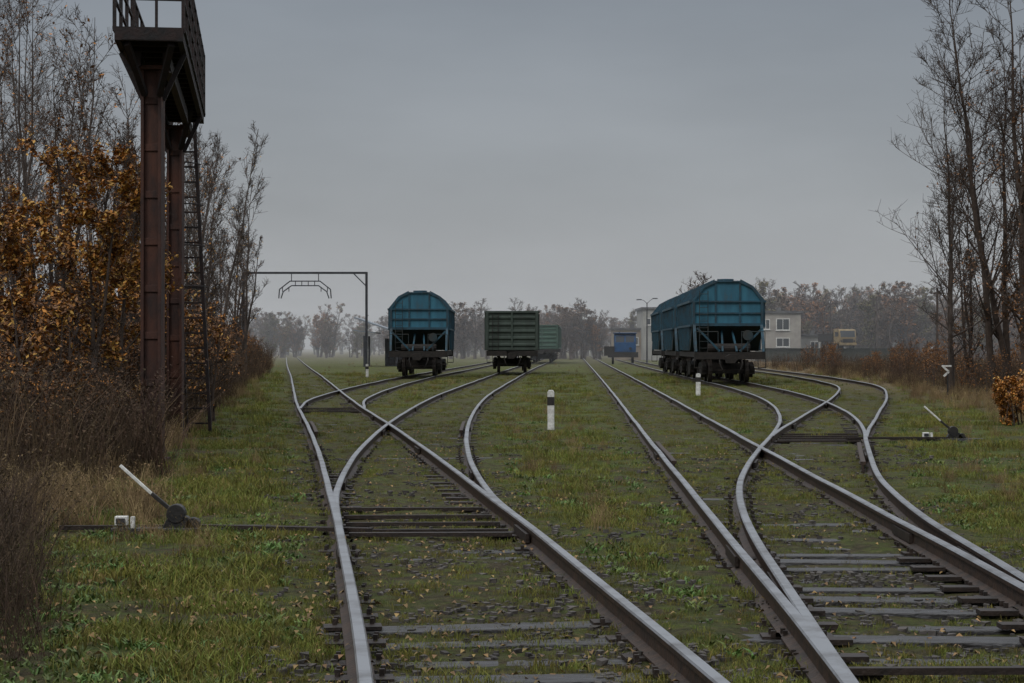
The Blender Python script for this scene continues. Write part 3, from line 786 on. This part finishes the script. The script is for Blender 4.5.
house("low_brick_building",33.95,37.5,214,8,2.9,'plaster2',[(36,1.9,1.0,.8)])
e=empty("open_sided_shed");mb=MB()
for x in(-12.3,-9.6,-7.2):
    for y in(150,155): mb.box(x,y,1.3,.16,.16,2.6)
mb.box(-9.0,156,1.2,4.0,.15,2.4)
mb.obj("posts_and_back_wall",['greymetal'],e)
mb=MB();mb.beam((-13.1,152.8,4.1),(-8.6,152.8,2.55),7,.12);mb.beam((-13.2,152.8,3.05),(-11.4,152.8,2.85),6,.1);mb.obj("roof",['sheet'],e)
e=empty("loading_ramp");mb=MB()
mb.box(36.2,204,.70,16.2,8,1.45)
for i in range(9): mb.box(28.6+i*1.88,199.94,.72,.22,.16,1.38)
mb.box(36.2,199.9,1.48,16.4,.3,.12)
mb.obj("ramp_body",['concrete'],e)

# ---------------------------------------------------------------- trucks
def truck(name,x,y,z,rz,m,s=1,cargo='under'):
    e=empty(name,(x,y,z),rz);e.scale=(s,s,s);mb=MB()
    mb.prism_x([(0,.75),(0,1.55),(.18,2.45),(.35,2.62),(1.9,2.62),(1.9,.75)],-1.2,1.2)
    mb.box(0,.0,.62,2.45,.25,.3);mb.obj("cab",[m],e,bevel=.05)
    g=MB();g.prism_x([(.0,1.60),(-.02,1.58),(.155,2.40),(.175,2.42)],-1.02,1.02)
    for q in(-1,1): g.box(q*1.2,1.0,1.95,.02,.9,.6)
    g.obj("windscreen",['glass'],e)
    d=MB();d.box(0,-.02,1.1,1.5,.06,.5)
    for q in(-1,1): d.cyl((q*.92,-.05,1.05),(q*.92,.02,1.05),.13,12,1);d.box(q*1.38,.15,1.95,.14,.06,.4)
    for i in range(4): d.box(0,-.055,.95+i*.1,1.4,.02,.03,1)
    d.obj("grille_and_lamps",['black','greymetal'],e)
    w=MB()
    for yy in(.9,4.4,5.6):
        for q in(-1,1): w.cyl((q*.8,yy,.5),(q*1.15,yy,.5),.5,20);w.cyl((q*1.15,yy,.5),(q*1.17,yy,.5),.22,12)
        w.cyl((-.8,yy,.5),(.8,yy,.5),.08,8)
    w.obj("wheels",['rubber'],e)
    c=MB();c.box(0,3.6,.78,.9,6.2,.2);c.box(0,4.5,1.05,2.4,4.6,.2)
    for q in(-1,1): c.box(q*1.2,4.5,1.55,.08,4.6,.9)
    c.box(0,2.2,1.65,2.4,.08,1.1);c.box(0,6.8,1.55,2.4,.08,.9);c.obj("load_bed",[cargo],e)
truck("yellow_truck",37.6,201.5,1.43,.25,'tyel',.85,'under')
e=empty("blue_rail_tractor",(10.4,172,0.02),-.05);mb=MB()
mb.prism_x([(0,1.15),(0,2.05),(.12,2.75),(.3,2.92),(2.2,2.92),(2.2,1.15)],-.65,1.45)
mb.box(.4,1.1,2.97,2.3,2.5,.10);mb.box(.4,3.6,1.75,1.7,2.8,1.2)
mb.obj("cab_and_bonnet",['tblue'],e,bevel=.06)
mb=MB();mb.prism_x([(.02,2.12),(-.01,2.10),(.09,2.66),(.12,2.68)],-.45,.32);mb.prism_x([(.02,2.12),(-.01,2.10),(.09,2.66),(.12,2.68)],.48,1.25)
mb.box(-.65,1.1,2.35,.03,1.3,.6);mb.obj("cab_windows",['glass'],e)
mb=MB();mb.box(.2,2.4,1.0,2.5,5.2,.3);mb.box(.2,-.25,.9,2.9,.2,.5);mb.box(-1.1,.3,1.25,1.0,1.0,.9)
for yy in(.8,3.9):
    for q in(-.75,1.15): mb.cyl((q-.1,yy,.5),(q+.1,yy,.5),.5,20)
mb.cyl((.9,-.1,1.5),(.9,.0,1.5),.14,12);mb.cyl((-.1,3.2,2.3),(-.1,3.2,3.1),.08,8)
mb.obj("chassis_and_wheels",['black'],e)

# ---------------------------------------------------------------- lamp & poles
e=empty("street_lamp",(13.5,180,0));mb=MB()
mb.tube([(0,0,0),(0,0,6.1)],[.09,.05],8)
for s in(-1,1):
    mb.tube([(0,0,6.0),(s*.3,0,6.3),(s*.6,0,6.45+s*.05)],[.03]*3,6);mb.box(s*.8,0,6.45+s*.06,.5,.2,.10)
mb.obj("pole_and_heads",['greymetal'],e)
for (x,y,h) in [(44.6,220,7.9),(37.8,160,6.9),(38.2,220,6.3),(39.3,222,7.4),(33.5,240,6.0)]:
    e=empty("utility_pole",(x,y,0));mb=MB();mb.tube([(0,0,-.1),(0,0,h)],[.13,.09],8)
    mb.box(0,0,h-.45,1.3,.1,.1)
    for q in(-.55,-.2,.2,.55): mb.cyl((q,0,h-.4),(q,0,h-.22),.035,6)
    mb.obj("pole",['barkdark'],e)

# ---------------------------------------------------------------- mist bank over the far fields
mb=MB();mb.box(0,445,8,1100,610,18.5)
mist=mb.obj("mist",[])
mm=bpy.data.materials.new("mist");mm.use_nodes=True;n=mm.node_tree.nodes;n.clear()
vo=n.new("ShaderNodeVolumeScatter");vo.inputs["Density"].default_value=.0018;vo.inputs["Color"].default_value=(.94,.97,1,1);vo.inputs["Anisotropy"].default_value=.2
ou=n.new("ShaderNodeOutputMaterial");mm.node_tree.links.new(vo.outputs[0],ou.inputs["Volume"])
mist.data.materials.append(mm)

# ---------------------------------------------------------------- world
w=bpy.data.worlds.new("World");scene.world=w;w.use_nodes=True;nt=w.node_tree;N=nt.nodes;K=nt.links
bg=N["Background"];bg.inputs["Strength"].default_value=.1
sky=N.new("ShaderNodeTexSky");sky.sky_type='NISHITA';sky.sun_disc=False
sky.sun_elevation=math.radians(42);sky.sun_rotation=math.radians(215);sky.dust_density=4
tc=N.new("ShaderNodeTexCoord");sp=N.new("ShaderNodeSeparateXYZ");K.new(tc.outputs["Generated"],sp.inputs[0])
cr=N.new("ShaderNodeValToRGB");el=cr.color_ramp.elements
el[0].position=0;el[0].color=(.238,.245,.252,1);el[1].position=1;el[1].color=(.96,.98,1,1)
for p_,c_ in((.05,(.226,.236,.246)),(.19,(.152,.168,.188)),(.35,(.34,.36,.39))): q=el.new(p_);q.color=(*c_,1)
K.new(sp.outputs["Z"],cr.inputs[0])
mp=N.new("ShaderNodeMapping");mp.inputs["Scale"].default_value=(1,1,3.5);K.new(tc.outputs["Generated"],mp.inputs[0])
nn=N.new("ShaderNodeTexNoise");nn.inputs["Scale"].default_value=3.2;nn.inputs["Detail"].default_value=5;K.new(mp.outputs[0],nn.inputs["Vector"])
mr=N.new("ShaderNodeMapRange");mr.inputs[1].default_value=.3;mr.inputs[2].default_value=.7;mr.inputs[3].default_value=14.0;mr.inputs[4].default_value=17.4;K.new(nn.outputs["Fac"],mr.inputs[0])
vm=N.new("ShaderNodeVectorMath");vm.operation='SCALE';K.new(cr.outputs[0],vm.inputs[0]);K.new(mr.outputs[0],vm.inputs["Scale"])
mx=N.new("ShaderNodeMix");mx.data_type='RGBA';mx.inputs[0].default_value=.92
K.new(sky.outputs[0],mx.inputs[6]);K.new(vm.outputs[0],mx.inputs[7]);K.new(mx.outputs[2],bg.inputs["Color"])

sl=bpy.data.lights.new("sun",'SUN');sl.energy=.9;sl.angle=math.radians(18);sl.color=(1,.96,.90)
so=bpy.data.objects.new("sun",sl);scene.collection.objects.link(so)
az=math.radians(215);elv=math.radians(42)
d=Vector((math.sin(az)*math.cos(elv),math.cos(az)*math.cos(elv),math.sin(elv)))
so.rotation_euler=d.to_track_quat('Z','Y').to_euler()

# ---------------------------------------------------------------- camera
cam=bpy.data.cameras.new("camera");cam.lens=1800/1024*36;cam.sensor_width=36;cam.clip_end=3000;cam.clip_start=.1
co=bpy.data.objects.new("camera",cam);scene.collection.objects.link(co)
co.location=(0,0,1.66);co.rotation_euler=(math.radians(90+.175),0,0);scene.camera=co
scene.view_settings.view_transform='Standard';scene.view_settings.look='None';scene.view_settings.exposure=0
